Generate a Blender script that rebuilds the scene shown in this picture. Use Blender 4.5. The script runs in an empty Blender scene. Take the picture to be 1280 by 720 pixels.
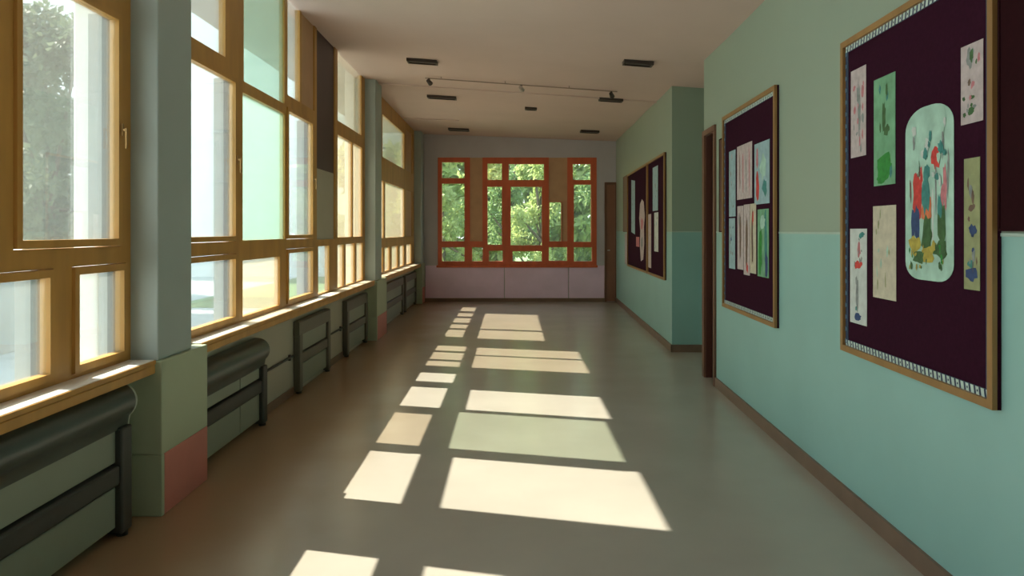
import bpy, bmesh, math, random
from mathutils import Vector
random.seed(7)
S = bpy.context.scene
COL = S.collection
F, CX, HY, EYE = 900.0, 640.0, 288.0, 1.4      # focal length and horizon of the 1280x720 frame, eye height

# ------------------------------------------------------------------ materials
MATS = {}
def mat(name, col, rough=0.6, var=0.08, scale=6.0, metal=0.0, bump=0.0, spec=0.5, col2=None, stretch=(1, 1, 1), coat=0.0):
    if name in MATS: return MATS[name]
    m = bpy.data.materials.new(name); m.use_nodes = True
    nt = m.node_tree; b = nt.nodes['Principled BSDF']
    b.inputs['Roughness'].default_value = rough
    b.inputs['Metallic'].default_value = metal
    b.inputs['Specular IOR Level'].default_value = spec
    b.inputs['Coat Weight'].default_value = coat
    tc = nt.nodes.new('ShaderNodeTexCoord'); mp = nt.nodes.new('ShaderNodeMapping')
    mp.inputs['Scale'].default_value = stretch
    nz = nt.nodes.new('ShaderNodeTexNoise'); nz.inputs['Scale'].default_value = scale; nz.inputs['Detail'].default_value = 5
    rp = nt.nodes.new('ShaderNodeValToRGB')
    c2 = col2 or tuple(min(1, c * (1 + var)) for c in col)
    c1 = tuple(c * (1 - var) for c in col) if not col2 else col
    rp.color_ramp.elements[0].color = (*c1, 1); rp.color_ramp.elements[0].position = 0.3
    rp.color_ramp.elements[1].color = (*c2, 1); rp.color_ramp.elements[1].position = 0.7
    L = nt.links.new
    L(tc.outputs['Object'], mp.inputs['Vector']); L(mp.outputs['Vector'], nz.inputs['Vector'])
    L(nz.outputs['Fac'], rp.inputs['Fac']); L(rp.outputs['Color'], b.inputs['Base Color'])
    if bump:
        bp = nt.nodes.new('ShaderNodeBump'); bp.inputs['Strength'].default_value = bump; bp.inputs['Distance'].default_value = 0.01
        L(nz.outputs['Fac'], bp.inputs['Height']); L(bp.outputs['Normal'], b.inputs['Normal'])
    MATS[name] = m
    return m

def two_tone(name, lower, upper, split, rough=0.42):
    m = mat(name, lower, rough, 0.04, 2.0)
    nt = m.node_tree; b = nt.nodes['Principled BSDF']; L = nt.links.new
    rp = [n for n in nt.nodes if n.type == 'VALTORGB'][0]
    rp2 = nt.nodes.new('ShaderNodeValToRGB'); nz = [n for n in nt.nodes if n.type == 'TEX_NOISE'][0]
    rp2.color_ramp.elements[0].color = (*[c * .96 for c in upper], 1); rp2.color_ramp.elements[1].color = (*[c * 1.04 for c in upper], 1)
    L(nz.outputs['Fac'], rp2.inputs['Fac'])
    tc = [n for n in nt.nodes if n.type == 'TEX_COORD'][0]
    sx = nt.nodes.new('ShaderNodeSeparateXYZ'); L(tc.outputs['Object'], sx.inputs[0])
    gt = nt.nodes.new('ShaderNodeMath'); gt.operation = 'GREATER_THAN'; gt.inputs[1].default_value = split
    L(sx.outputs['Z'], gt.inputs[0])
    mx = nt.nodes.new('ShaderNodeMix'); mx.data_type = 'RGBA'
    L(gt.outputs[0], mx.inputs[0]); L(rp.outputs['Color'], mx.inputs[6]); L(rp2.outputs['Color'], mx.inputs[7])
    L(mx.outputs[2], b.inputs['Base Color'])
    return m

def glassy(name, tint, haze=None, hazecol=(0.8, 0.9, 0.8), rough=0.02, back=.4):
    """window glass: clear with a fresnel reflection, partly frosted, or hazed to imitate bloom"""
    m = bpy.data.materials.new(name); m.use_nodes = True
    nt = m.node_tree; nt.nodes.clear(); L = nt.links.new
    out = nt.nodes.new('ShaderNodeOutputMaterial')
    tr = nt.nodes.new('ShaderNodeBsdfTransparent'); tr.inputs[0].default_value = (*tint, 1)
    base = tr.outputs[0]
    if haze:
        tl = nt.nodes.new('ShaderNodeBsdfTranslucent'); df = nt.nodes.new('ShaderNodeBsdfDiffuse')
        nz = nt.nodes.new('ShaderNodeTexNoise'); nz.inputs['Scale'].default_value = 3
        rp = nt.nodes.new('ShaderNodeValToRGB')
        rp.color_ramp.elements[0].color = (*[c * .93 for c in hazecol], 1); rp.color_ramp.elements[1].color = (*hazecol, 1)
        L(nz.outputs['Fac'], rp.inputs['Fac']); L(rp.outputs[0], tl.inputs[0]); L(rp.outputs[0], df.inputs[0])
        a = nt.nodes.new('ShaderNodeMixShader'); a.inputs[0].default_value = back
        L(tl.outputs[0], a.inputs[1]); L(df.outputs[0], a.inputs[2])
        h = nt.nodes.new('ShaderNodeMixShader'); h.inputs[0].default_value = haze
        L(tr.outputs[0], h.inputs[1]); L(a.outputs[0], h.inputs[2]); base = h.outputs[0]
    gl = nt.nodes.new('ShaderNodeBsdfGlossy'); gl.inputs['Roughness'].default_value = rough
    lw = nt.nodes.new('ShaderNodeFresnel'); lw.inputs[0].default_value = 1.35
    sc = nt.nodes.new('ShaderNodeMath'); sc.operation = 'MULTIPLY'; sc.inputs[1].default_value = 0.6
    L(lw.outputs[0], sc.inputs[0])
    mx = nt.nodes.new('ShaderNodeMixShader')
    L(sc.outputs[0], mx.inputs[0]); L(base, mx.inputs[1]); L(gl.outputs[0], mx.inputs[2]); L(mx.outputs[0], out.inputs[0])
    MATS[name] = m
    return m

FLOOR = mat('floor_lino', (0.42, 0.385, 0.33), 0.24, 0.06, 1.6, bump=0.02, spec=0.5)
def wall_shade_tint(m, col, x0, x1):
    # brown shade and wood reflection painted into the floor along the window wall
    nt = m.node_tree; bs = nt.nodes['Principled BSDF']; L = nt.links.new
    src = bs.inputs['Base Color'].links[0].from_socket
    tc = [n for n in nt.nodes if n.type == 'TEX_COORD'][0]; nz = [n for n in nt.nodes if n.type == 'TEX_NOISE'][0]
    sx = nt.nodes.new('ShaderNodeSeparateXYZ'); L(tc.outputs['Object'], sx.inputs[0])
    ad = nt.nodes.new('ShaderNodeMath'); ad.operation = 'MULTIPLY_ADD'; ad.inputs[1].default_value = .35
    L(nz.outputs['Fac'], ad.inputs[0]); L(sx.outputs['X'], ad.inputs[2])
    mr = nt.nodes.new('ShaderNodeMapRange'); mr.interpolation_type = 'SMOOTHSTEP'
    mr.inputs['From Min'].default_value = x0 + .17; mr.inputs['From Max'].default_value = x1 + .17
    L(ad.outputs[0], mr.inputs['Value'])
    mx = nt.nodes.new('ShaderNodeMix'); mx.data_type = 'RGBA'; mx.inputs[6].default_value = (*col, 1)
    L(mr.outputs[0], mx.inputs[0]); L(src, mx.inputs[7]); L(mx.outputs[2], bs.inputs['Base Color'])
wall_shade_tint(FLOOR, (.36, .235, .14), -1.55, -.75)
CEIL = mat('ceiling_plaster', (0.62, 0.48, 0.435), 0.8, 0.04, 1.2)
WALLR = two_tone('wall_right_paint', (0.28, 0.50, 0.46), (0.29, 0.37, 0.29), 1.385)
WALLL = mat('wall_left_paint', (0.47, 0.46, 0.37), 0.55, 0.05, 1.6)
PLINTH = mat('pillar_plinth_paint', (0.42, 0.50, 0.35), 0.5, 0.05, 1.6)
PILLAR = mat('pillar_paint', (0.38, 0.465, 0.455), 0.5, 0.04, 1.6)
PINK = mat('pillar_pink_paint', (0.60, 0.22, 0.18), 0.5, 0.06, 4)
WALLB = mat('wall_end_paint', (0.50, 0.48, 0.52), 0.6, 0.05, 2)
LILAC = mat('lilac_panel', (0.86, 0.67, 0.88), 0.5, 0.05, 3)
WOOD = mat('golden_pine', (0.52, 0.28, 0.07), 0.42, 0.14, 9, stretch=(1, 1, .15), spec=0.4)
SILLW = mat('sill_white', (0.80, 0.76, 0.68), 0.35, 0.03, 3)
REDW = mat('red_stained_timber', (0.62, 0.13, 0.05), 0.45, 0.12, 9, stretch=(1, 1, .2))
TANP = mat('tan_panel', (0.55, 0.34, 0.19), 0.55, 0.07, 5)
DARKP = mat('plum_brown_panel', (0.085, 0.05, 0.055), 0.5, 0.08, 3)
BASEB = mat('brown_baseboard', (0.20, 0.125, 0.085), 0.45, 0.1, 6)
BROWN = mat('dark_brown_door', (0.085, 0.03, 0.02), 0.5, 0.15, 8, stretch=(1, 1, .2))
CASING = mat('brown_casing', (0.16, 0.075, 0.045), 0.45, 0.12, 8, stretch=(1, 1, .2))
BOARD = mat('maroon_felt', (0.030, 0.005, 0.016), 0.95, 0.12, 60, bump=0.05, spec=0.1)
BOARDD = mat('deep_maroon_felt', (0.022, 0.004, 0.006), 0.95, 0.12, 60, spec=0.1)
BFRAME = mat('oak_board_frame', (0.30, 0.16, 0.05), 0.45, 0.15, 10, stretch=(1, 1, .2))
BORDW = mat('border_mint', (0.55, 0.66, 0.60), 0.7, 0.08, 30)
BORDD = mat('border_navy', (0.03, 0.05, 0.10), 0.7, 0.2, 30)
RADC = mat('radiator_casing', (0.07, 0.095, 0.085), 0.30, 0.1, 4, spec=0.6)
RADP = mat('radiator_panel', (0.27, 0.32, 0.25), 0.45, 0.05, 3)
RADB = mat('radiator_bar', (0.045, 0.05, 0.045), 0.45, 0.1, 4)
BRASS = mat('dull_brass', (.40, .24, .09), .4, .1, 20, metal=.6)
RADF = mat('radiator_frame_olive', (0.12, 0.115, 0.085), 0.45, 0.08, 4)
METAL = mat('brushed_metal', (0.55, 0.52, 0.48), 0.3, 0.05, 20, metal=0.9)
VENTD = mat('dark_fitting', (0.045, 0.032, 0.026), 0.5, 0.1, 20)
DIFF = mat('smoked_diffuser', (0.10, 0.08, 0.07), 0.35, 0.05, 20)
EXTW = mat('white_render', (0.88, 0.90, 0.88), 0.8, 0.04, 3)
EXTG = mat('grey_render', (0.42, 0.46, 0.46), 0.8, 0.05, 3)
DARKM = mat('dark_metal', (0.03, 0.04, 0.045), 0.4, 0.1, 8)
PAVE = mat('pale_paving', (0.52, 0.54, 0.52), 0.9, 0.08, 2)
LAWN = mat('lawn', (0.17, 0.26, 0.09), 0.95, 0.3, 5, bump=0.4)
ROOF = mat('roof_slab', (0.45, 0.44, 0.42), 0.9, 0.05, 2)
BARK = mat('bark', (0.12, 0.09, 0.065), 0.9, 0.3, 12, bump=0.5)
GLASS = glassy('bloom_haze_glass', (0.96, 0.98, 0.97), 0.05, (.86, .92, .88), back=.25)  # thin haze mixed in to imitate bloom over the panes
GREENP = glassy('pale_green_film_glass', (0.82, 0.90, 0.83), 0.20, (0.46, 0.66, 0.52), 0.15, .25)
CREAMP = glassy('cream_film_glass', (0.95, 0.92, 0.84), 0.20, (0.80, 0.72, 0.54), 0.15, .25)

def leafmat(name, col, col2):
    m = mat(name, col, 0.5, 0, 1.5, col2=col2)
    nt = m.node_tree; b = nt.nodes['Principled BSDF']; L = nt.links.new
    tl = nt.nodes.new('ShaderNodeBsdfTranslucent'); mx = nt.nodes.new('ShaderNodeMixShader'); mx.inputs[0].default_value = 0.5
    rp = [n for n in nt.nodes if n.type == 'VALTORGB'][0]; L(rp.outputs[0], tl.inputs[0])
    out = [n for n in nt.nodes if n.type == 'OUTPUT_MATERIAL'][0]
    L(b.outputs[0], mx.inputs[1]); L(tl.outputs[0], mx.inputs[2]); L(mx.outputs[0], out.inputs[0])
    return m
LEAF = leafmat('leaf_grey_green', (0.10, 0.135, 0.075), (0.19, 0.225, 0.14))
LEAF2 = leafmat('leaf_bright', (0.28, 0.38, 0.10), (0.52, 0.58, 0.24))
LEAF3 = leafmat('leaf_deep', (0.18, 0.29, 0.09), (0.36, 0.46, 0.20))

# ------------------------------------------------------------------ mesh helpers
class MB:
    """collects shapes; build() links them as one mesh object"""
    def __init__(s): s.v, s.f, s.mi, s.mats = [], [], [], []
    def _m(s, m):
        if m not in s.mats: s.mats.append(m)
        return s.mats.index(m)
    def add(s, vs, fs, m):
        o = len(s.v); i = s._m(m)
        s.v += [tuple(v) for v in vs]
        s.f += [tuple(o + k for k in f) for f in fs]; s.mi += [i] * len(fs)
    def box(s, a, b, m, bev=0.0, fn=None):
        """axis box a..b, edges chamfered by bev, optional map fn"""
        a, b = [min(p, q) for p, q in zip(a, b)], [max(p, q) for p, q in zip(a, b)]
        bm = bmesh.new(); bmesh.ops.create_cube(bm, size=1)
        for v in bm.verts:
            v.co = Vector([a[k] + (v.co[k] + .5) * (b[k] - a[k]) for k in range(3)])
        if bev:
            bev = min(bev, .45 * min(b[k] - a[k] for k in range(3)))
            bmesh.ops.bevel(bm, geom=bm.edges[:], offset=bev, segments=2, affect='EDGES', profile=.5)
        bm.verts.ensure_lookup_table(); bm.verts.index_update()
        vs = [fn(*v.co) if fn else v.co.copy() for v in bm.verts]
        s.add(vs, [[v.index for v in f.verts] for f in bm.faces], m); bm.free()
    def tube(s, p, q, r, m, n=16, r2=None, cap=True):
        p, q = Vector(p), Vector(q); d = (q - p).normalized()
        u = d.orthogonal().normalized(); w = d.cross(u); r2 = r if r2 is None else r2
        vs = [p + (u * math.cos(t) + w * math.sin(t)) * r for t in [2 * math.pi * k / n for k in range(n)]]
        vs += [q + (u * math.cos(t) + w * math.sin(t)) * r2 for t in [2 * math.pi * k / n for k in range(n)]]
        fs = [(k, (k + 1) % n, n + (k + 1) % n, n + k) for k in range(n)]
        if cap: fs += [tuple(range(n))[::-1], tuple(range(n, 2 * n))]
        s.add(vs, fs, m)
    def prism(s, prof, y0, y1, m):
        """profile of (x, z) extruded along y"""
        n = len(prof)
        vs = [(x, y0, z) for x, z in prof] + [(x, y1, z) for x, z in prof]
        fs = [(k, (k + 1) % n, n + (k + 1) % n, n + k) for k in range(n)] + [tuple(range(n))[::-1], tuple(range(n, 2 * n))]
        s.add(vs, fs, m)
    def plate(s, us, hs, holes, d0, d1, m, fn, extra_u=(), extra_h=()):
        """flat slab us x hs (u along the wall, h up, d depth) with rectangular holes (u0,u1,h0,h1); fn maps (u,h,d) to world"""
        U = sorted({round(x, 5) for x in list(us) + list(extra_u) + [q for h in holes for q in h[:2]] if us[0] - 1e-6 <= x <= us[1] + 1e-6})
        H = sorted({round(x, 5) for x in list(hs) + list(extra_h) + [q for h in holes for q in h[2:4]] if hs[0] - 1e-6 <= x <= hs[1] + 1e-6})
        def solid(i, j):
            if not (0 <= i < len(U) - 1 and 0 <= j < len(H) - 1): return False
            u, h = (U[i] + U[i + 1]) / 2, (H[j] + H[j + 1]) / 2
            return not any(a[0] < u < a[1] and a[2] < h < a[3] for a in holes)
        idx, vs, fs = {}, [], []
        def V(i, j, k):
            if (i, j, k) not in idx:
                idx[(i, j, k)] = len(vs); vs.append(fn(U[i], H[j], (d0, d1)[k]))
            return idx[(i, j, k)]
        for i in range(len(U) - 1):
            for j in range(len(H) - 1):
                if not solid(i, j): continue
                fs.append((V(i, j, 0), V(i + 1, j, 0), V(i + 1, j + 1, 0), V(i, j + 1, 0)))
                fs.append((V(i, j, 1), V(i, j + 1, 1), V(i + 1, j + 1, 1), V(i + 1, j, 1)))
                if not solid(i - 1, j): fs.append((V(i, j, 0), V(i, j + 1, 0), V(i, j + 1, 1), V(i, j, 1)))
                if not solid(i + 1, j): fs.append((V(i + 1, j, 0), V(i + 1, j, 1), V(i + 1, j + 1, 1), V(i + 1, j + 1, 0)))
                if not solid(i, j - 1): fs.append((V(i, j, 0), V(i, j, 1), V(i + 1, j, 1), V(i + 1, j, 0)))
                if not solid(i, j + 1): fs.append((V(i, j + 1, 0), V(i + 1, j + 1, 0), V(i + 1, j + 1, 1), V(i, j + 1, 1)))
        s.add(vs, fs, m)
    def build(s, name, parent=None, smooth=False, label=None, cat=None, group=None, kind=None):
        me = bpy.data.meshes.new(name); me.from_pydata(s.v, [], s.f)
        for m in s.mats: me.materials.append(m)
        me.polygons.foreach_set('material_index', s.mi)
        bm = bmesh.new(); bm.from_mesh(me); bmesh.ops.recalc_face_normals(bm, faces=bm.faces); bm.to_mesh(me); bm.free()
        if smooth:
            me.polygons.foreach_set('use_smooth', [True] * len(me.polygons))
            me.set_sharp_from_angle(angle=math.radians(40))
        o = bpy.data.objects.new(name, me); COL.objects.link(o)
        if parent: 
            o.parent = parent
            o.matrix_parent_inverse = parent.matrix_basis.inverted()
        tag(o, label, cat, group, kind)
        return o

def tag(o, label=None, cat=None, group=None, kind=None):
    for k, v in (('label', label), ('category', cat), ('group', group), ('kind', kind)):
        if v: o[k] = v
    return o
def thing(name, loc, label, cat, group=None, kind=None):
    o = bpy.data.objects.new(name, None); o.empty_display_size = .1; COL.objects.link(o); o.location = loc
    return tag(o, label, cat, group, kind)

# ------------------------------------------------------------------ setting out
XW = -1.87                                  # inner face of the window timber
XS = -1.735                                 # corridor face of the pillars
ZB = 14.16                                  # end wall
def zl(px): return 1683.0 / (CX - px)       # depth along the window wall of an image column
LW = lambda u, h, d: (XW - d, u, h)         # window wall, d outwards
RA, RB = 1.567, .041
RN = lambda u, h, d: (RA + RB * u + d, u, h)        # near right wall, d outwards (negative = into corridor)
FA, FB = 1.554, .0347
RF = lambda u, h, d: (FA + FB * u + d, u, h)        # far right wall
BW = lambda u, h, d: (u, ZB + d, h)                 # end wall
def zr(px, a=RA, b=RB): return a / ((px - CX) / F - b)
def hz(py, z): return EYE + (HY - py) * z / F

# floor, ceiling, roof
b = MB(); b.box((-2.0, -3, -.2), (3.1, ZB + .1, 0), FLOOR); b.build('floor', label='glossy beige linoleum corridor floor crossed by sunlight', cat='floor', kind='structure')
b = MB()
def ch(x, y):
    t = (y + 3) / 17.3
    l, r = 3.385 + (3.30 - 3.385) * t, 2.82 + (3.15 - 2.82) * t
    return l + (r - l) * (x + 1.87) / 4.0
ys = [-3, 0, 3, 6, 9, 11.5, 14.3]; vs, fs = [], []
for y in ys: vs += [(-2.0, y, ch(-2, y)), (.5, y, ch(.5, y)), (3.1, y, ch(3.1, y))]
n0 = len(vs)
vs += [(x, y, 3.46) for (x, y, _) in vs]
for i in range(len(ys) - 1):
    for k in range(2):
        a = i * 3 + k
        fs.append((a, a + 1, a + 4, a + 3)); fs.append((n0 + a, n0 + a + 3, n0 + a + 4, n0 + a + 1))
    a = i * 3
    fs.append((a, a + 3, n0 + a + 3, n0 + a)); fs.append((a + 2, n0 + a + 2, n0 + a + 5, a + 5))
for k in range(2):
    fs.append((k, n0 + k, n0 + k + 1, k + 1)); e = (len(ys) - 1) * 3 + k; fs.append((e, e + 1, n0 + e + 1, n0 + e))
b.add(vs, fs, CEIL); b.build('ceiling', label='pinkish beige plaster corridor ceiling', cat='ceiling', kind='structure')
b = MB(); b.box((-3.05, -3.2, 3.47), (3.3, 15.3, 3.65), ROOF, .02); b.build('roof', label='flat roof slab with added eaves shading the clerestory', cat='roof', kind='structure')  # eaves out of view added to keep sun off the clerestory panes
for k, (yy, x0, x1) in enumerate(((9.35, -1.86, 1.9), (12.2, -1.86, -.9))):
    b = MB()
    for i in range(8):
        xa, xb = x0 + (x1 - x0) * i / 8, x0 + (x1 - x0) * (i + 1) / 8
        za, zb = ch(xa, yy), ch(xb, yy)
        b.add([(xa, yy, za - .012), (xb, yy, zb - .012), (xb, yy + .05, zb - .012), (xa, yy + .05, za - .012), (xa, yy, za + .01), (xb, yy, zb + .01), (xb, yy + .05, zb + .01), (xa, yy + .05, za + .01)],
              [(0, 1, 2, 3), (0, 4, 5, 1), (2, 6, 7, 3), (4, 7, 6, 5), (0, 3, 7, 4), (1, 5, 6, 2)], CEIL)
    b.build('trim_%d' % (k + 1), label=['thin ceiling joint strip running across near the spotlight rail', 'short ceiling joint strip near the end wall'][k], cat='trim', kind='structure')

# right walls
DZ0, DZ1, DH = zr(894), zr(882.5), 2.30
b = MB(); b.plate((-3, zr(880)), (0, 3.3), [(DZ0, DZ1, -1, DH)], 0, .16, WALLR, RN)
b.build('wall_right', label='near right wall, pale sage above aqua paint', cat='wall', kind='structure')
b = MB(); b.plate((8.29, ZB + .1), (0, 3.3), [], 0, .9, WALLR, RF)
b.build('wall_right_far', label='far right wall beyond the side opening, sage above aqua', cat='wall', kind='structure')
b = MB(); b.box((2.72, 6.78, 0), (2.86, 8.29, 3.3), WALLR); b.box((RN(6.78, 0, .16)[0], 6.60, 0), (2.86, 6.78, 3.3), WALLR); b.build('wall_recess', label='wall closing the side opening beside the narrow door', cat='wall', kind='structure')
b = MB(); b.box((-2, -3.15, 0), (2.2, -3.0, 3.45), WALLB); b.build('wall_rear', label='plain wall closing the near end of the corridor', cat='wall', kind='structure')
b = MB()
b.plate((-3, DZ0 - .05), (0, .085), [], -.016, 0, BASEB, RN); b.build('baseboard_right', label='brown baseboard along the near right wall', cat='baseboard', kind='structure')
b = MB()
b.plate((8.272, ZB), (0, .085), [], -.016, 0, BASEB, RF)
b.box((RF(8.29, 0, -.016)[0], 8.272, 0), (2.7, 8.29, .085), BASEB)
b.build('baseboard_far', label='brown baseboard along the far right wall and its corner', cat='baseboard', kind='structure')
# thin rail line where the two paints meet
b = MB(); b.plate((-3, DZ0 - .05), (1.379, 1.391), [], -.004, 0, mat('pale_line', (.42, .52, .45), .5), RN)
b.build('trim_3', label='thin pale line between the sage and aqua paint, near right wall', cat='trim', kind='structure')
b = MB(); b.box((RF(8.29, 0, 0)[0], 8.286, 1.379), (2.7, 8.29, 1.391), MATS['pale_line'])
b.build('trim_4', label='thin pale line across the wall corner of the side opening', cat='trim', kind='structure')

# ------------------------------------------------------------------ left wall
b = MB()
b.plate((-3, 3.48), (0, .71), [], .0, .12, WALLL, LW)
b.plate((4.05, 9.15), (0, .71), [], .0, .12, WALLL, LW)
b.plate((9.85, 13.75), (0, .71), [], .0, .12, WALLL, LW)
for z in (5.72, 7.55):
    pass
b.build('wall_left', label='sage green low wall under the left windows', cat='wall', kind='structure')

def pillar(z0, z1, z1low, pk, label, mnear=PILLAR):
    t = thing('pillar', (XS, (z0 + z1) / 2, 0), label, 'pillar', kind='structure')
    b = MB(); b.box((-1.99, z0, .76), (XS, z1, 3.4), PILLAR, .006)
    b.build('shaft', t)
    b = MB(); b.box((-1.99, z0 - .01, .30), (-1.712, z1low, .76), PLINTH, .006); b.build('plinth', t)
    b = MB(); b.box((-1.99, z0 - .01, 0), (-1.712, z0 + .02, .30), PLINTH, .004)
    b.box((-1.99, z0 + .02, 0), (-1.712, z1low, .30), PINK, .004); b.build('kick_panel', t, label='salmon pink painted foot of the pillar')
    b = MB(); b.box((-2.11, z0 - .07, -.1), (-1.99, z1 + .06, 3.46), EXTW, .01); b.build('outer_pier', t, label='white rendered outside face')
    return t
pillar(3.53, 3.90, 4.05, 0, 'nearest grey-green pillar with a salmon pink foot')
pillar(9.15, 9.58, 9.85, 0, 'second grey-green pillar, halfway down the window wall')
pillar(13.75, ZB - .005, ZB - .005, 0, 'pale pillar in the corner by the end wall')

# sills
for n, (z0, z1, lab) in enumerate(((-3, 3.52, 'sunlit white sill with golden edge under the nearest windows'), (4.05, 9.14, 'long sunlit sill between the two near pillars'), (9.85, 13.74, 'far sunlit sill beside the end wall'))):
    t = thing('trim_%d' % (n + 5), (XW, (z0 + z1) / 2, .71), lab, 'window sill', kind='structure')
    b = MB(); b.box((-1.93, z0, .745), (-1.748, z1, .768), SILLW, .004); b.build('sill_board', t)
    b = MB(); b.box((-1.87, z0, .70), (-1.742, z1, .744), WOOD, .006); b.box((-1.7478, z0, .7445), (-1.740, z1, .766), WOOD, .003); b.build('sill_edge', t, label='golden timber edge')

def window(name, z0, z1, cells, label, h0=.768, h1=3.4, depth=.045, M=WOOD, fn=LW, cat='window', loc=None, sw=.036):
    """timber frame with one opening per cell (u0,u1,h0,h1,kind); sash = opening leaf, fixed = pane in the frame, else a panel"""
    t = thing(name, loc or fn((z0 + z1) / 2, h0, 0), label, cat, kind='structure')
    b = MB(); b.plate((z0, z1), (h0, h1), cells, 0, depth, M, fn); b.build('window_frame', t)
    for (a, c, p, q, kind) in cells:
        if kind.startswith('sash'):
            g = MB(); g.plate((a + .004, c - .004), (p + .004, q - .004), [(a + sw, c - sw, p + sw, q - sw)], -.012, depth * .7, M, fn)
            s = g.build('sash', t)
            ia, ic, ip, iq = a + sw, c - sw, p + sw, q - sw
            if fn is LW:
                g = MB(); g.box((c - .028, p, depth + .001), (c + .01, q, depth + .030), DARKM, .002, fn); g.box((c - .020, p, depth + .030), (c + .01, q, depth + .10), EXTG, .003, fn)
                g.build('outer_jamb', t, label='grey outer reveal with a dark edge')
            if kind == 'sash_handle':
                g = MB(); hm = (p + q) / 2; g.box((c - .026, hm - .03, -.024), (c - .010, hm + .03, -.018), BRASS, .003, fn)
                g.box((c - .024, hm - .09, -.044), (c - .013, hm + .01, -.033), BRASS, .004, fn)
                g.box((c - .023, hm - .006, -.036), (c - .014, hm + .006, -.022), BRASS, .002, fn)
                g.build('handle', s)
            par, m, nm = s, GLASS, 'pane'
        else:
            ia, ic, ip, iq = a, c, p, q; par = t
            m, nm = {'fixed': (GLASS, 'pane'), 'green': (GREENP, 'pane'), 'cream': (CREAMP, 'pane'), 'tan': (TANP, 'panel'), 'wood': (WOOD, 'panel'), 'dark': (DARKP, 'panel'), 'sage': (WALLL, 'panel')}[kind]
        pd = .006 if kind.startswith('sash') else depth * .3
        g = MB(); g.plate((ia, ic), (ip, iq), [], pd, pd + .008, m, fn)
        g.build(nm, par)
    return t

LOW = (.785, 1.245); MID = (1.325, 2.43); TOP = (2.53, 3.36)
def std_unit(name, z0, z1, label, split=.40):
    m = z0 + (z1 - z0) * split
    window(name, z0, z1, [(z0 + .03, m - .055, *LOW, 'sash'), (m + .055, z1 - .045, *LOW, 'sash'), (z0 + .07, z1 - .09, *MID, 'sash_handle'), (z0 + .06, z1 - .06, *TOP, 'fixed')], label)
window('window_1', 2.20, 3.53, [(2.24, 2.935, *LOW, 'sash'), (3.06, 3.487, *LOW, 'sash'), (2.24, 2.58, *MID, 'sash'), (2.70, 3.44, *MID, 'sash_handle'), (2.24, 2.60, *TOP, 'fixed'), (2.70, 3.44, *TOP, 'fixed')], 'nearest golden timber window showing tree and white pier')
std_unit('window_2', 1.20, 2.20, 'golden timber window just outside the view beside the camera', .5)
std_unit('window_3', .20, 1.20, 'golden timber window level with the camera', .5)
std_unit('window_4', -.9, .20, 'golden timber window behind the camera', .5)
b = MB(); b.plate((-3, -.9), (.768, 3.4), [], 0, .12, WALLL, LW); b.build('wall_left_rear', label='sage wall before the first window', cat='wall', kind='structure')
window('window_5', 3.90, 4.98, [(3.98, 4.88, *LOW, 'sash'), (3.98, 4.88, *MID, 'sash_handle'), (3.98, 4.70, *TOP, 'fixed')],
       'tall golden window just past the nearest pillar')
window('window_6', 4.98, 5.95, [(5.0, 5.80, .80, 1.19, 'cream'), (5.0, 5.93, 1.33, 2.36, 'green'), (5.02, 5.92, 2.44, 3.36, 'green')],
       'wide pale green frosted window panel next to the tall golden window')
window('window_7', 5.95, 6.87, [(5.97, 6.76, *LOW, 'sash'), (5.97, 6.76, *MID, 'sash_handle'), (6.0, 6.35, *TOP, 'fixed'), (6.40, 6.82, *TOP, 'tan')],
       'golden window between the green panel and the plum panel')
window('window_8', 6.87, 7.65, [(6.95, 7.36, *LOW, 'fixed'), (6.90, 7.60, 1.31, 2.0, 'sage'), (6.90, 7.60, 2.0, 3.38, 'dark')],
       'dark plum panelled bay with a small pane below')
window('window_9', 7.65, 9.15, [(7.72, 8.0, *LOW, 'cream'), (8.1, 8.55, *LOW, 'cream'), (8.66, 9.02, *LOW, 'cream'), (7.72, 8.42, *MID, 'cream'), (8.48, 8.98, *MID, 'cream'), (7.72, 8.95, 2.58, 3.34, 'cream')],
       'cream-paned golden window just before the second pillar')
window('window_10', 9.58, 13.75, [(9.75, 10.42, .80, 1.15, 'cream'), (10.58, 11.0, .80, 1.15, 'cream'), (11.2, 11.77, .80, 1.15, 'cream'), (12.0, 12.47, .80, 1.15, 'cream'), (12.75, 13.36, .80, 1.15, 'cream'),
                                  (9.7, 10.5, 1.29, 2.12, 'cream'), (10.62, 12.5, 1.29, 2.12, 'cream'), (12.7, 13.5, 1.29, 2.12, 'tan'),
                                  (9.7, 10.3, 2.46, 3.08, 'cream'), (10.4, 12.5, 2.46, 3.08, 'cream'), (12.7, 13.5, 2.46, 3.2, 'tan')],
       'long cream-paned golden window between the last two pillars')

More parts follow.
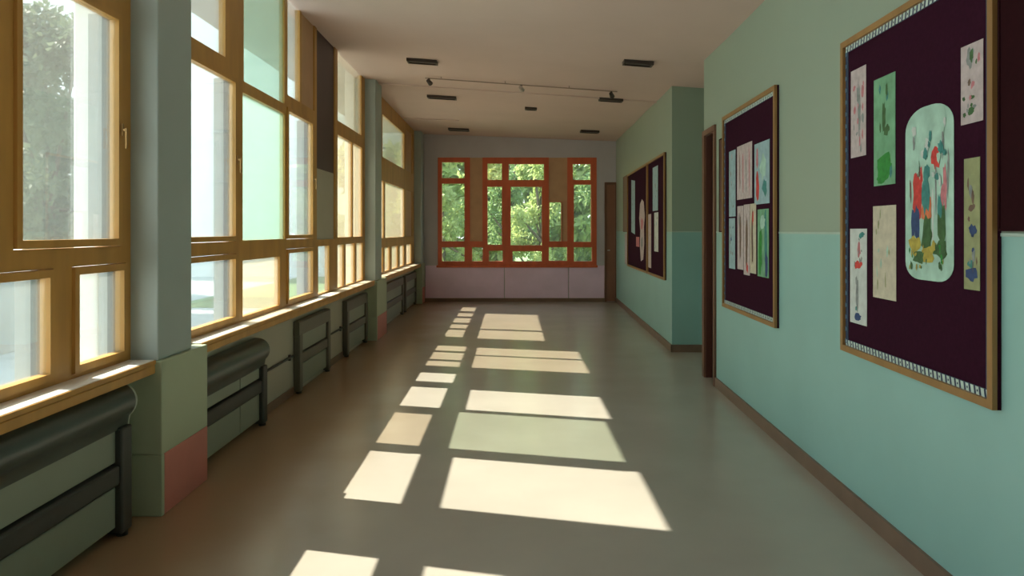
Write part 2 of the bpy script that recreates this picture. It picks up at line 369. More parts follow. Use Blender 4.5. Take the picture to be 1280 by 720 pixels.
# radiators
def radiator(z0, z1, label, top=.655, left_post=True, dk=RADC, div=True, flat=False):
    t = thing('radiator', (XW + .06, (z0 + z1) / 2, 0), label, 'radiator', 'radiators under the left windows')
    x0, x1 = XW + .002, (-1.815 if flat else -1.775)
    bar = RADF if flat else RADB
    pw = min(.09, (z1 - z0) * .16)
    b = MB(); r = .085; cx, cz = x1 - r + .02, top - r      # rounded top casing
    prof = [(x0, top - .20), (x0, top)] + [(cx + r * math.sin(a), cz + r * math.cos(a)) for a in [math.pi * k / 14 for k in range(0, 12)]]
    prof += [(x1 - .02, top - .20)]
    if flat: prof = [(x0, top - .12), (x0, top), (x1 - .012, top), (x1, top - .012), (x1, top - .12)]
    b.prism(prof, z0, z1, dk); b.build('top_casing', t, smooth=True)
    if not flat and top > .65:
        b = MB(); b.prism(prof, z1 + .0005, z1 + .014, mat('highlight_pale', (.40, .46, .40), .4)); b.build('end_highlight', t, label='pale end face painted as a highlight')  # highlight on the casing end, painted as a pale face
    zz0, zz1 = (z0 + pw if left_post else z0), z1 - pw
    for nm, h0, h1 in (('panel', .345, top - (.115 if flat else .195)), ('panel', .05, .235)):
        b = MB()
        if div:
            m = zz0 + (zz1 - zz0) * .62
            b.box((x0, zz0, h0), (-1.80, m - .006, h1), RADP, .005); b.box((x0, m + .006, h0), (-1.80, zz1, h1), RADP, .005)
            b.box((x0, m - .006, h0 + .004), (-1.806, m + .006, h1 - .004), RADB)
        else: b.box((x0, zz0, h0), (x1 - .02, zz1, h1), RADP, .005)
        b.build(nm, t)
    b = MB(); b.box((x0, zz0, .245), (x1 - .003, zz1, .335), bar, .012); b.build('middle_bar', t, label='dark horizontal bar')
    for k in ([0, 1] if left_post else [1]):
        p0, p1 = ((z0, z0 + pw), (z1 - pw, z1))[k]
        b = MB(); b.box((x0, p0, .018), (x1 + .005, p1, top - (.112 if flat else .19)), bar, .01); q = b.build('post', t, label='dark upright end post')
        b = MB(); b.tube((x1 - .02, (p0 + p1) / 2, 0), (x1 - .02, (p0 + p1) / 2, .018), .025, RADB); b.build('foot', q)
    return t
radiator(1.2, 3.36, 'large dark green radiator under the nearest window', .69, True)
radiator(4.09, 5.22, 'dark radiator right behind the nearest pillar', .62)
radiator(6.15, 7.20, 'third radiator along, beyond the flat wall section with the pipe', .62, dk=RADF, div=False, flat=True)
radiator(7.93, 9.05, 'fourth radiator along, just before the second pillar', .62, dk=RADF, div=False, flat=True)
radiator(10.35, 12.05, 'radiator just past the second pillar', .62, dk=RADF, div=False, flat=True)
radiator(12.3, 13.68, 'farthest radiator, in the corner near the end wall', .62, dk=RADF, div=False, flat=True)
for z0, z1, lab in ((5.225, 6.145, 'thin dark heating pipe between second and third radiators'), (7.205, 7.925, 'thin dark heating pipe between third and fourth radiators')):
    b = MB(); b.tube((XW + .012, z0, .335), (XW + .012, z1, .335), .010, RADB)
    for z in (z0 + .12, z1 - .12): b.box((XW, z - .012, .31), (XW + .02, z + .012, .36), RADB, .003)
    b.build('wall_mounted_pipe', smooth=True, label=lab, cat='pipe', group='heating pipes on the left wall')
b = MB()
for z0, z1 in ((-3, 1.19), (3.37, 3.515), (5.23, 6.14), (7.21, 7.92), (9.06, 9.13), (9.86, 10.34)): b.box((XW, z0, 0), (XW + .012, z1, .07), BASEB, .003)
b.build('baseboard_left', label='low brown baseboard between the radiators', cat='baseboard', kind='structure')

# ------------------------------------------------------------------ end wall
PXM = ZB / F
def bx(px): return (px - CX) * PXM
def bh(py): return EYE + (HY - py) * PXM
def bc(x0, x1, y0, y1): return (bx(520 + x0 / 3), bx(520 + x1 / 3), bh(160 + y1 / 3), bh(160 + y0 / 3))
W0, W1, WT, WBm = bx(547), bx(745.5), bh(197), bh(331.5)
b = MB(); b.plate((-2.0, 2.9), (0, 3.46), [(W0, W1, WBm, WT)], 0, .2, WALLB, BW)
b.build('wall_end', label='grey-brown end wall around the red windows', cat='wall', kind='structure')
b = MB(); z = ZB
for x0, x1 in ((-1.70, bx(630)), (bx(631), bx(710)), (bx(711), bx(755.5))):
    b.box((x0, ZB - .018, .07), (x1, ZB, WBm - .005), LILAC, .004)
b.build('trim_8', label='pale lilac wainscot panels below the red windows', cat='trim', kind='structure')
b = MB(); b.box((-1.71, ZB - .022, 0), (bx(755.5), ZB, .068), BASEB, .004); b.build('baseboard_end', label='brown baseboard along the end wall', cat='baseboard', kind='structure')
def bwin(name, a, c, cells, label, M=REDW):
    window(name, bx(520 + a / 3), bx(520 + c / 3), [(*bc(*q[:4]), q[4]) for q in cells], label, WBm, WT, .09, M, lambda u, h, d: BW(u, h, d - .012), loc=(bx(520 + (a + c) / 6), ZB, WBm))
bwin('window_11', 82, 202, [(97, 182, 128, 188, 'fixed'), (97, 182, 208, 425, 'fixed'), (97, 182, 447, 500, 'fixed')], 'left red-framed window of three panes in the end wall')
bwin('window_12', 202, 250, [(202.5, 249.5, 110.5, 425, 'tan'), (210, 250, 447, 500, 'fixed')], 'tan panel above one small pane, left of the wide red window')
bwin('window_13', 250, 497, [(268, 322, 133, 195, 'cream'), (348, 480, 135, 195, 'fixed'), (268, 322, 220, 438, 'fixed'), (355, 472, 220, 440, 'fixed'), (273, 325, 460, 500, 'fixed'), (362, 472, 462, 500, 'fixed')], 'wide red-framed window in the middle of the end wall')
bwin('window_14', 497, 568, [(497.5, 567.5, 110.5, 276, 'tan'), (500, 545, 278, 425, 'fixed'), (547, 567.5, 276.5, 425, 'tan'), (498, 567, 447, 498, 'fixed')], 'tan panel with a narrow pane, right of the wide red window')
bwin('window_15', 568, 677, [(588, 655, 135, 195, 'fixed'), (592, 657, 212, 427, 'fixed'), (592, 660, 447, 500, 'fixed')], 'right red-framed window of three panes in the end wall')
b = MB(); b.box((W0 - .02, ZB - .05, WBm - .045), (W1 + .02, ZB + .0, WBm), REDW, .008); b.build('trim_9', label='red sill under the end wall windows', cat='window sill', kind='structure')
# doors
t = thing('door_1', RN((DZ0 + DZ1) / 2, 0, 0), 'narrow dark brown door at the end of the near right wall', 'door', kind='structure')
b = MB(); b.plate((DZ0 + .010, DZ1 - .010), (.006, DH - .010), [], .06, .10, BROWN, RN)
b.plate((DZ0 + .07, DZ1 - .07), (.2, 1.0), [], .052, .06, BROWN, RN); b.plate((DZ0 + .07, DZ1 - .07), (1.15, 2.1), [], .052, .06, BROWN, RN); leaf = b.build('door_leaf', t)
b = MB(); b.box((DZ0 + .035, 1.0, .03), (DZ0 + .055, 1.02, .058), METAL, .003, lambda u, h, d: RN(u, h, d)); b.box((DZ0 + .035, .995, .022), (DZ0 + .14, 1.015, .036), METAL, .004, lambda u, h, d: RN(u, h, d)); b.build('handle', leaf)
b = MB(); b.plate((DZ0, DZ1), (.001, DH), [(DZ0 + .008, DZ1 - .008, -1, DH - .008)], .0, .058, BROWN, RN); b.plate((DZ0 - .045, zr(880) - .002), (.001, DH + .05), [(DZ0, DZ1, -1, DH)], -.02, .0, CASING, RN); b.build('door_frame', t)
t = thing('door_2', (bx(762), ZB, 0), 'narrow brown door in the corner of the end wall', 'door', kind='structure')
b = MB(); b.plate((bx(758), bx(768.5)), (.01, bh(231)), [], -.03, -.001, mat('mid_brown_wood', (.26, .12, .075), .45, .12, 8, stretch=(1, 1, .2)), BW); leaf = b.build('door_leaf', t)
b = MB(); b.box((bx(759), 1.0, -.06), (bx(762), 1.02, -.03), METAL, .003, lambda u, h, d: BW(u, h, d)); b.build('handle', leaf)
b = MB(); b.plate((bx(755.6), bx(770.4)), (.001, bh(228)), [(bx(758), bx(768.5), -1, bh(231))], -.045, -.001, CASING, BW); b.build('door_frame', t)

# ------------------------------------------------------------------ pinboards and papers
def board(u0, u1, h0, h1, fn, label, group=None, border=True, fw=.03, felt=BOARD):
    t = thing('bulletin_board', fn((u0 + u1) / 2, h0, 0), label, 'bulletin board', group)
    b = MB(); b.plate((u0, u1), (h0, h1), [], -.014, -.001, felt, fn); b.build('felt_panel', t)
    b = MB(); b.plate((u0, u1), (h0, h1), [(u0 + fw, u1 - fw, h0 + fw, h1 - fw)], -.032, -.0145, BFRAME, fn); b.build('board_frame', t)
    if border:
        b = MB(); bw = .03; a, c, p, q = u0 + fw, u1 - fw, h0 + fw, h1 - fw
        b.plate((a, c), (p, q), [(a + bw, c - bw, p + bw, q - bw)], -.0165, -.0145, BORDD, fn)
        n = max(8, int((c - a) / .03))
        for k in range(n):
            x0, x1 = a + (c - a) * k / n, a + (c - a) * (k + 1) / n; xm = (x0 + x1) / 2
            for base, tip in ((q, q - bw * .95), (p, p + bw * .95)):
                b.add([fn(x0 + .003, base, -.0185), fn(x1 - .009, base, -.0185), fn(x1 - .003, tip, -.0185), fn(x0 + .009, tip, -.0185)], [(0, 1, 2, 3)], BORDW)
                if k % 2 == 0: b.add([fn(xm - .004, (base + tip) / 2 - .004, -.0188), fn(xm + .004, (base + tip) / 2 - .004, -.0188), fn(xm + .004, (base + tip) / 2 + .004, -.0188), fn(xm - .004, (base + tip) / 2 + .004, -.0188)], [(0, 1, 2, 3)], BORDD)
        m = int((q - p) / .06)
        for k in range(m):
            y0 = p + (q - p) * k / m
            for base, tip in ((a, a + bw * .6), (c, c - bw * .6)):
                b.add([fn(base, y0 + .01, -.0185), fn(tip, y0 + .015, -.0185), fn(tip, y0 + .03, -.0185), fn(base, y0 + .036, -.0185)], [(0, 1, 2, 3)], mat('border_blue', (.10, .20, .28), .7))
        b.build('border_trim', t, label='mint and navy scalloped paper border')
    return t

def paint(name, c): return mat('paint_' + name, c, .8, .22, 40)
WH = mat('paper_white', (.56, .60, .57), .85, .10, 25)
PK = mat('paper_pink', (.50, .42, .42), .85, .14, 30)
CR = mat('paper_cream', (.55, .50, .38), .85, .12, 25)
GR = mat('paper_green', (.17, .38, .22), .85, .22, 14)
OL = mat('paper_olive', (.30, .32, .16), .85, .16, 18)
BL = mat('paper_blue', (.30, .44, .48), .85, .14, 18)
MI = mat('paper_mint', (.38, .58, .48), .85, .18, 12)
RED, NAVY, DGR, ORG, BRN, GREY, PKS, GRN, YEL, TEAL = (paint('red', (.55, .05, .04)), paint('navy', (.03, .06, .16)), paint('dark_green', (.05, .12, .04)), paint('orange', (.60, .17, .07)),
    paint('brown', (.16, .10, .07)), paint('grey', (.24, .26, .25)), paint('pink', (.50, .18, .20)), paint('green', (.03, .24, .04)), paint('yellow', (.42, .34, .06)), paint('teal', (.05, .22, .20)))

def sheet(corners, fn, m, label, name='drawing', strokes=(), group=None, cat='drawing', d=-.0175, arch=0, cut=False):
    """paper with corners (u,h) bl, br, tr, tl; strokes: (su, sv, ru, rv, mat, angle) in sheet coordinates"""
    bl, br, tr, tl = [Vector(c) for c in corners]
    def P(s, v): return (bl * (1 - s) + br * s) * (1 - v) + (tl * (1 - s) + tr * s) * v
    if arch:
        out = []
        for (cx, cy, rx, ry, a0, n) in ((1 - arch, 1 - .13, arch, .13, 0, 9), (arch, 1 - .13, arch, .13, 90, 9), (.3, .10, .3, .10, 180, 7), (.7, .10, .3, .10, 270, 7)):
            out += [P(cx + rx * math.cos(math.radians(a0 + 90 * k / (n - 1))), cy + ry * math.sin(math.radians(a0 + 90 * k / (n - 1)))) for k in range(n)]
    elif cut:
        out = [P(s, v) for s, v in ((.30, 0), (.72, .04), (.9, .3), (.85, .55), (1, .72), (.8, .95), (.5, 1), (.15, .93), (0, .7), (.2, .5), (.12, .25))]
    else:
        out = []
        cs = ((0, 0), (1, 0), (1, 1), (0, 1))
        for k in range(4):
            (a, p), (c, q) = cs[k], cs[(k + 1) % 4]
            for j in range(4):
                f = j / 4
                out.append(P(a + (c - a) * f, p + (q - p) * f))
    b = MB(); n = len(out)
    vs = [fn(p.x, p.y, d) for p in out] + [fn(p.x, p.y, d + .0015) for p in out]
    b.add(vs, [tuple(range(n)), tuple(range(n, 2 * n))] + [(k, n + k, n + (k + 1) % n, (k + 1) % n) for k in range(n)], m)
    for i, (su, sv, ru, rv, mm, an) in enumerate(strokes):
        r = random.Random(i * 7 + int(su * 1000)); pts = []
        for k in range(14):
            t = 2 * math.pi * k / 14; w = 1 + r.uniform(-.28, .28)
            x, y = ru * math.cos(t) * w, rv * math.sin(t) * w
            ca, sa = math.cos(an), math.sin(an)
            s_, v_ = su + x * ca - y * sa * .25, sv + y * ca + x * sa * .25
            p = P(min(.99, max(.01, s_)), min(.99, max(.01, v_))); pts.append(fn(p.x, p.y, d - .0006 - .00004 * i))
        b.add(pts, [tuple(range(14))], mm)
    o = b.build(name, label=label, cat=cat, group=group)
    return o

def quad(fnz, x0, x1, yl0, yl1, yr0=None, yr1=None):
    """sheet corners from picture columns x0,x1 and top/bottom rows on the left edge"""
    u0, u1 = fnz(x0), fnz(x1)
    ht, hb = hz(yl0, u0), hz(yl1, u0)
    ht2 = hz(yr0, u1) if yr0 is not None else ht
    hb2 = hz(yr1, u1) if yr1 is not None else hb
    return [(u0, hb), (u1, hb2), (u1, ht2), (u0, ht)]
zn = lambda px: zr(px)
zf = lambda px: zr(px, FA, FB)
board(zr(1252), zr(1058), .787, 2.36, RN, 'largest maroon bulletin board with scalloped mint border, on near right wall', 'bulletin boards on the right wall')
G1 = 'drawings on the large maroon board'
def rs(n, cols, seed, ru=(.03, .10), rv=(.02, .06), su=(.15, .85), sv=(.08, .92)):
    r = random.Random(seed)
    return [(r.uniform(*su), r.uniform(*sv), r.uniform(*ru), r.uniform(*rv), r.choice(cols), r.uniform(-.6, .6)) for _ in range(n)]
sheet(quad(zn, 1068, 1087, 90, 198), RN, PK, 'pinkish sheet of grey pencil scribbles, upper left corner of the large board', strokes=[(.55, .55, .10, .30, GREY, .2), (.45, .7, .06, .10, GREY, .5), (.62, .4, .06, .12, GREY, -.5), (.8, .72, .08, .08, PKS, 0)] + rs(12, [GREY, PKS], 1), group=G1)
sheet(quad(zn, 1097, 1124, 101, 233), RN, GR, 'tall green painting with a dark green clump at its base', strokes=[(.5, .13, .32, .10, GRN, 0), (.5, .22, .3, .07, GRN, .2), (.35, .06, .2, .04, GRN, 0), (.5, .62, .08, .14, DGR, .2), (.62, .5, .14, .05, DGR, .4)] + rs(10, [GR, TEAL, DGR], 3, (.02, .07)), group=G1, cat='painting', name='painting')
fig = [(.27, .50, .10, .15, RED, .1), (.26, .34, .07, .10, NAVY, .05), (.18, .33, .04, .09, NAVY, -.1), (.30, .63, .04, .035, BRN, 0), (.12, .52, .022, .07, BRN, .3), (.36, .60, .03, .05, RED, 0),
       (.48, .40, .11, .08, ORG, .1), (.48, .26, .11, .11, DGR, 0), (.45, .50, .08, .11, TEAL, 0), (.47, .62, .07, .05, TEAL, 0), (.60, .38, .02, .16, WH, 0),
       (.66, .70, .085, .068, RED, 0), (.66, .53, .018, .16, GREY, 0), (.84, .52, .04, .12, PKS, .2), (.90, .60, .022, .12, GREY, -.2), (.78, .46, .035, .08, PKS, -.3), (.78, .32, .08, .12, DGR, 0), (.74, .42, .04, .07, TEAL, 0),
       (.22, .20, .13, .05, YEL, 0), (.5, .15, .13, .05, YEL, .1), (.75, .18, .14, .05, DGR, 0), (.62, .20, .05, .03, YEL, 0), (.30, .13, .11, .04, DGR, 0),
       (.2, .80, .025, .04, GREY, .2), (.55, .82, .03, .03, TEAL, -.2), (.80, .76, .022, .07, GREY, 0), (.45, .76, .02, .03, GREY, 0)]
sheet(quad(zn, 1137, 1198, 141, 347), RN, MI, 'big round-topped painting of red and blue figures in a meadow', strokes=fig + rs(26, [DGR, GRN, YEL], 9, (.01, .03), (.01, .025), (.1, .9), (.06, .2)) + rs(16, [WH, MI, TEAL], 12, (.02, .06), (.015, .04), (.15, .85), (.55, .9)), arch=.42, group=G1, cat='painting', name='painting')
sheet(quad(zn, 1207, 1235, 60, 157), RN, PK, 'pinkish sheet with green and brown smudges, upper right corner of the large board', strokes=[(.45, .82, .16, .13, GREY, .2), (.5, .85, .08, .08, DGR, 0), (.55, .48, .12, .06, PKS, .8), (.5, .15, .14, .05, DGR, .2), (.4, .52, .08, .04, BRN, 0)] + rs(10, [GREY, PKS, DGR], 4), group=G1)
sheet(quad(zn, 1211, 1231, 199, 361), RN, OL, 'narrow olive painting with blue blots, right edge of the large board', strokes=[(.55, .45, .25, .045, NAVY, 0), (.5, .12, .35, .05, NAVY, 0), (.45, .2, .2, .03, TEAL, 0), (.6, .3, .08, .02, NAVY, 0), (.5, .62, .2, .03, BRN, .2), (.45, .75, .1, .05, GREY, 0)] + rs(8, [BRN, GREY], 5), group=G1, cat='painting', name='painting')
sheet(quad(zn, 1067, 1088, 286, 402), RN, WH, 'narrow white drawing with a red patch, lower left of the large board', strokes=[(.5, .62, .22, .045, RED, .1), (.55, .78, .10, .08, PKS, .1), (.45, .32, .08, .17, GREY, 0), (.5, .07, .18, .04, NAVY, 0), (.7, .93, .18, .03, TEAL, .3), (.4, .45, .05, .05, GREY, 0)] + rs(8, [GREY, TEAL], 6, (.02, .05), (.01, .03)), group=G1)
sheet(quad(zn, 1096, 1125, 258, 371), RN, CR, 'plain cream sheet with faint green streaks, below the tall green painting', strokes=rs(18, [CR, OL, MI], 8, (.02, .05), (.03, .08)), group=G1)

board(zr(974), zr(907), .755, 2.36, RN, 'medium maroon bulletin board crowded with pictures, beside the narrow door', 'bulletin boards on the right wall')
G2 = 'pictures on the medium board'
sheet(quad(zn, 914, 922, 190, 271), RN, BL, 'upper narrow blue-grey sheet at the door side of the medium board', strokes=rs(8, [GREY, PK], 21), group=G2)
sheet(quad(zn, 914, 921.5, 273, 335), RN, BL, 'lower narrow blue-grey sheet at the door side of the medium board', strokes=rs(8, [GREY, NAVY], 22), group=G2)
sheet(quad(zn, 924, 943, 184, 250), RN, PK, 'pink streaked sheet, top middle of the medium board', strokes=[(x, .5, .03, .4, m, .1) for x, m in ((.2, BRN), (.42, PKS), (.62, GREY), (.83, PKS))], group=G2)
sheet(quad(zn, 924.5, 932, 258, 336), RN, PK, 'leftmost of three pinkish strips, lower middle of the medium board', strokes=[(.5, .5, .14, .4, BRN, .1), (.3, .8, .1, .1, GREY, 0)], group=G2)
sheet(quad(zn, 932.5, 940, 256, 343), RN, PK, 'centre one of three pinkish strips, lower middle of the medium board', strokes=[(.5, .45, .16, .4, BRN, -.1), (.6, .1, .12, .07, RED, 0)], group=G2)
sheet(quad(zn, 940.5, 948, 255, 341), RN, CR, 'cream strip beside the green picture on the medium board', strokes=[(.4, .5, .14, .4, BRN, .1), (.5, .8, .1, .1, RED, 0)], group=G2)
sheet(quad(zn, 946, 965, 181, 256), RN, BL, 'pale blue picture with a red streak, top right of the medium board', strokes=[(.22, .3, .10, .28, RED, .1), (.2, .75, .06, .2, PKS, 0), (.6, .6, .2, .2, MI, 0), (.7, .25, .15, .12, TEAL, 0)], group=G2, cat='painting', name='painting')
sheet(quad(zn, 950, 964, 262, 345), RN, GR, 'green and blue painting, lower right of the medium board', strokes=[(.25, .4, .16, .38, GRN, 0), (.75, .55, .14, .4, TEAL, 0), (.8, .2, .12, .18, NAVY, 0), (.5, .8, .2, .1, MI, 0)], group=G2, cat='painting', name='painting')

G3 = 'paper strips on the far boards'
board(zf(833), zf(811.3), .80, 2.34, RF, 'far maroon board nearer the side opening', 'bulletin boards on the right wall', border=False)
board(zf(810.9), zf(786), .80, 2.34, RF, 'far maroon board nearer the end wall', 'bulletin boards on the right wall', border=False)
sheet(quad(zf, 790.5, 795, 225, 290, 226, 293), RF, BL, 'long pale green-grey strip on the farther board', strokes=rs(5, [GREY], 31), group=G3, name='paper_strip', cat='paper')
sheet(quad(zf, 800.5, 807.5, 250, 326), RF, PK, 'pale cut-out paper figure on the farther board', strokes=[(.5, .6, .2, .1, PKS, 0), (.5, .3, .15, .1, GREY, 0)], group=G3, name='paper_cutout', cat='paper', cut=True)
sheet(quad(zf, 796.5, 800.5, 296, 308), RF, PKS, 'tiny pink scrap below the long strip on the farther board', group=G3, name='paper_scrap', cat='paper')
sheet(quad(zf, 811.8, 815.5, 268, 334), RF, PK, 'pale pink strip at the near edge of the joint between far boards', strokes=rs(5, [GREY, PKS], 33), group=G3, name='paper_strip', cat='paper')
sheet(quad(zf, 817.5, 824, 210, 264), RF, BL, 'upper pale strip on the far board nearer the side opening', strokes=rs(5, [GREY], 34), group=G3, name='paper_strip', cat='paper')
sheet(quad(zf, 819.5, 824.5, 266, 314), RF, WH, 'lower white strip on the far board nearer the side opening', strokes=rs(5, [GREY, BL], 35), group=G3, name='paper_strip', cat='paper')
# bare dark boards
def bare(u0, u1, h0, h1, fn, label, m=BOARDD, e=BROWN):
    t = thing('pin_panel', fn((u0 + u1) / 2, h0, 0), label, 'pinboard')
    b = MB(); b.plate((u0 + .008, u1 - .008), (h0 + .008, h1 - .008), [], -.02, -.001, m, fn); b.build('felt_panel', t)
    b = MB(); b.plate((u0, u1), (h0, h1), [(u0 + .008, u1 - .008, h0 + .008, h1 - .008)], -.024, -.001, e, fn); b.build('edge_strip', t)
bare(1.6, zr(1256), hz(289, zr(1256)), 2.5, RN, 'bare dark maroon panel at the near edge of the right wall', m=BOARDD, e=BOARDD)
bare(zr(906.3), zr(902), hz(290, 6.3), hz(175, 6.3), RN, 'slim dark brown panel beside the medium board', m=BROWN, e=BOARDD)
bare(zf(785.3), zf(780.5), hz(290, 12.7), hz(221, 12.7), RF, 'slim brown panel at the end of the far boards', m=CASING)
sheet(quad(zf, 781.3, 785, 292, 330), RF, PK, 'small pale sheet directly under the slim brown panel', group=G3, name='paper_sheet', cat='paper', d=-.004)

# ------------------------------------------------------------------ ceiling fittings
def at_ceiling(px, py):
    lo, hi = .5, 20
    for _ in range(60):
        z = (lo + hi) / 2; x = (px - CX) * z / F
        if hz(py, z) > ch(x, z): hi = z
        else: lo = z
    return x, z
def tiltz(x, y): return ch(x, y)
for x0, x1, py, lab in ((510, 546, 76, 'nearest slot light on the window side of the ceiling'), (778, 817, 78, 'nearest slot light on the board side of the ceiling'),
                        (535, 570, 121, 'second slot light from the camera, window side, just past the rail'), (748, 779, 124, 'second slot light from the camera, board side, just past the rail'),
                        (656, 671, 135, 'smallest slot light, alone in the middle of the ceiling'),
                        (561, 586, 161.5, 'farthest slot light on the window side, close to the end wall'), (725, 749, 164, 'farthest slot light on the board side, close to the end wall')):
    (xa, y), (xb, _) = at_ceiling(x0, py), at_ceiling(x1, py)
    xm = (xa + xb) / 2; y = at_ceiling((x0 + x1) / 2, py)[1]
    t = thing('ceiling_light', (xm, y, ch(xm, y)), lab, 'ceiling light', 'slot lights in the ceiling')
    fn = lambda u, v, d: (u, v, ch(u, v) - d)
    b = MB(); dy = .07 if y < 11 else .10
    b.plate((xa, xb), (y - dy, y + dy), [(xa + .02, xb - .02, y - dy + .02, y + dy - .02)], -.005, .028, VENTD, fn); b.build('housing', t)
    b = MB(); b.plate((xa + .021, xb - .021), (y - dy + .021, y + dy - .021), [], -.004, .016, DIFF, fn); b.build('diffuser', t)
(xa, ya), (xb, yb) = at_ceiling(535, 101), at_ceiling(776, 106)
ya = (ya + yb) / 2
t = thing('track_light', ((xa + xb) / 2, ya, ch(0, ya)), 'thin ceiling rail with three small spotlights across the corridor', 'track light')
b = MB(); P = [(xa + (xb - xa) * k / 12, ya) for k in range(13)]
for (p, _), (q, _) in zip(P, P[1:]):
    b.tube((p, ya, ch(p, ya) - .028), (q, ya, ch(q, ya) - .028), .007, mat('rail_taupe', (.30, .22, .18), .5))
for px in P[1::4]:
    b.tube((px[0], ya, ch(px[0], ya) - .03), (px[0], ya, ch(px[0], ya) + .002), .005, MATS['rail_taupe'])
b.build('rail', t, smooth=True)
for k, f in enumerate((.02, .5, .97)):
    x = xa + (xb - xa) * f; z = ch(x, ya) - .03
    b = MB(); b.tube((x, ya, z + .0), (x, ya, z - .03), .012, VENTD, r2=.014); b.tube((x - .01, ya - .03, z - .03), (x + .015, ya + .035, z - .055), .022, VENTD if k != 1 else METAL, r2=.030)
    s = b.build('spotlight', t, smooth=True)
    b = MB(); b.tube((x + .0151, ya + .0352, z - .0551), (x + .0165, ya + .0375, z - .0563), .024, METAL); b.build('lens', s, smooth=True)

# ------------------------------------------------------------------ outside
b = MB(); b.box((-40, -12, -.35), (-2.0, 60, -.15), PAVE); b.build('ground_paving', label='pale paved yard outside the left windows', cat='ground', kind='structure')
b = MB(); b.box((-7.0, 14.4, -.35), (40, 60, -.14), LAWN); b.build('ground_lawn', label='lawn outside the end wall windows', cat='ground', kind='structure')
# low grey yard wall
b = MB(); b.box((-6.6, 2, -.15), (-6.35, 13.5, .95), EXTG, .02); b.box((-6.66, 2, .95), (-6.29, 13.5, 1.03), EXTW, .01)
b.build('yard_wall', label='low grey yard wall with pale coping outside the nearest window', cat='wall', kind='structure')
# white annex far along the yard
t = thing('outside_annex_building', (-9, 26, 0), 'white rendered building at the far side of the yard', 'building')
wins = [(u, u + 1.3, 1.0 + 3.1 * j, 2.6 + 3.1 * j) for u in (-15.9, -13.6, -4.9) for j in range(2)]
AF = lambda u, h, d: (u, 24 + d, h)
b = MB(); b.plate((-17, -3.2), (-.2, 9.6), wins, 0, .3, EXTW, AF); b.box((-17, 24.3, -.2), (-3.2, 30, 9.6), EXTW); b.build('outer_wall', t)
b = MB(); b.box((-17.3, 23.6, 9.6), (-3.0, 30.3, 9.85), EXTG, .02); b.build('roof', t)
for w in wins:
    b = MB(); b.plate(w[:2], w[2:], [(w[0] + .08, w[1] - .08, w[2] + .08, w[3] - .08)], .1, .2, DARKM, AF); f = b.build('window', t)
    b = MB(); b.plate((w[0] + .08, w[1] - .08), (w[2] + .08, w[3] - .08), [], .15, .16, GLASS, AF); b.build('pane', f)

def leaves(n, rad, cen, leaf, seed, clumps=26):
    r = random.Random(seed); vs, fs = [], []
    cl = []
    for _ in range(clumps):
        while True:
            p = Vector((r.uniform(-1, 1), r.uniform(-1, 1), r.uniform(-1, 1)))
            if p.length < 1: break
        p = Vector((p.x * rad[0], p.y * rad[1], p.z * rad[2])) + Vector(cen); cl.append((p, r.uniform(.28, .5) * min(rad)))
    for _ in range(n):
        c, cr = r.choice(cl)
        d = Vector((r.gauss(0, 1), r.gauss(0, 1), r.gauss(0, 1))).normalized() * cr * r.random() ** .4
        p = c + d
        ax = Vector((r.gauss(0, 1), r.gauss(0, 1), r.gauss(0, 1) - .4)).normalized(); w = ax.orthogonal().normalized()
        nrm = ax.cross(w); s = leaf * r.uniform(.6, 1.3)
        o = len(vs)
        vs += [p, p + ax * s * .5 + w * s * .27 + nrm * s * .08, p + ax * s, p + ax * s * .5 - w * s * .27 + nrm * s * .08]
        fs += [(o, o + 1, o + 2), (o, o + 2, o + 3)]
    return vs, fs, cl
def tree(x, y, h, rad, cen, n, leaf, m, label, seed, group='trees outside the windows'):
    t = thing('tree', (x, y, -.16), label, 'tree', group)
    vs, fs, cl = leaves(n, rad, (x, y, cen), leaf, seed)
    b = MB(); b.v = [tuple(v) for v in vs]; b.f = fs; b.mi = [0] * len(fs); b.mats = [m]
    me = bpy.data.meshes.new('crown'); me.from_pydata(b.v, [], b.f); me.materials.append(m)
    o = bpy.data.objects.new('crown', me); COL.objects.link(o); o.parent = t; t_inv = t.matrix_basis.inverted(); o.matrix_parent_inverse = t_inv
    b = MB(); k = Vector((x, y, cen)); b.tube((x, y, -.2), (x + .05, y, cen - rad[2] * .4), .13, BARK, 10, .09)
    for p, _ in cl[:12]: b.tube((x + .05, y, cen - rad[2] * .45), p, .05, BARK, 7, .012)
    b.build('trunk', t, smooth=True)
tree(-8.15, 12.6, 6, (1.35, 1.2, 2.5), 2.9, 11000, .15, LEAF, 'grey-green tree filling the nearest window, standing closest to the yard wall', 11)
tree(-10.9, 16.6, 6, (1.7, 1.5, 2.8), 3.2, 11000, .17, LEAF, 'darker tree behind the grey-green tree in the yard', 12)
tree(-1.75, 17.3, 4, (.95, .8, 2.6), 2.3, 7000, .13, LEAF2, 'sunlit yellow-green tree behind the left red window', 14)
tree(-.1, 19.4, 4, (1.0, .9, 2.8), 2.4, 7000, .12, LEAF3, 'deeper green tree behind the wide red window', 15)
tree(.7, 17.2, 4, (.75, .7, 2.5), 2.2, 6000, .12, LEAF2, 'bright green tree behind the panes right of the middle of the end wall', 16)
tree(2.7, 18.6, 4, (1.0, .9, 2.6), 2.3, 7000, .12, LEAF3, 'green tree behind the right red window', 17)
b = MB()
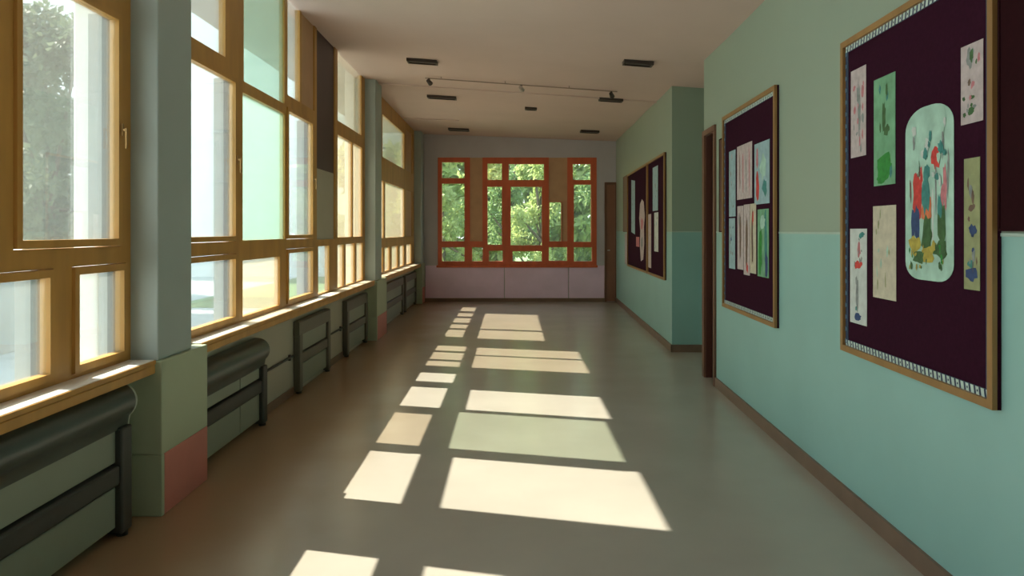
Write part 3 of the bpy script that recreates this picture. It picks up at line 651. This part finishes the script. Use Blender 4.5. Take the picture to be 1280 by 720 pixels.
for k in range(9):
    vs, fs, _ = leaves(6500, (1.0, .6, 2.7), (-4.2 + k * 1.1, 21.7 + (k % 3) * .35, 2.4), .32, 40 + k, 30)
    b.add(vs, fs, LEAF2)
me = bpy.data.meshes.new('hedge'); me.from_pydata(b.v, [], b.f); me.materials.append(LEAF2)
o = bpy.data.objects.new('hedge', me); COL.objects.link(o); tag(o, 'tall light green hedge behind the trees at the end wall', 'hedge', kind='stuff')

# ------------------------------------------------------------------ light, camera
K, AZ = 1.10, .28
sun = bpy.data.lights.new('sun', 'SUN'); sun.energy = 13.0; sun.angle = math.radians(.5); sun.color = (1.0, .92, .79)
so = bpy.data.objects.new('sun', sun); COL.objects.link(so)
so.rotation_euler = Vector((K, -AZ, -1)).to_track_quat('-Z', 'Y').to_euler(); so.location = (-12, 4, 12)
w = bpy.data.worlds.new('sky'); S.world = w; w.use_nodes = True
nt = w.node_tree; bg = nt.nodes['Background']
tc = nt.nodes.new('ShaderNodeTexCoord'); sp = nt.nodes.new('ShaderNodeSeparateXYZ'); rp = nt.nodes.new('ShaderNodeValToRGB')
nt.links.new(tc.outputs['Generated'], sp.inputs[0]); nt.links.new(sp.outputs['Z'], rp.inputs['Fac'])
rp.color_ramp.elements[0].color = (.86, .96, .93, 1); rp.color_ramp.elements[1].color = (.52, .76, .95, 1); rp.color_ramp.elements[1].position = .8
nt.links.new(rp.outputs[0], bg.inputs['Color']); bg.inputs['Strength'].default_value = 2.9

cam = bpy.data.cameras.new('camera'); co = bpy.data.objects.new('camera', cam); COL.objects.link(co)
co.location = (0, 0, EYE); co.rotation_euler = (math.radians(90), 0, 0)
cam.sensor_width = 36; cam.lens = 36 * F / 1280; cam.shift_y = -(360 - HY) / 1280; cam.clip_start = .02; cam.clip_end = 300
S.camera = co
S.view_settings.view_transform = 'Standard'; S.view_settings.look = 'None'
S.view_settings.exposure = .3; S.view_settings.gamma = 1; S.view_settings.use_curve_mapping = False
S.cycles.max_bounces = 10; S.cycles.diffuse_bounces = 6; S.cycles.transparent_max_bounces = 16
S.cycles.use_denoising = True; S.cycles.sample_clamp_indirect = 6
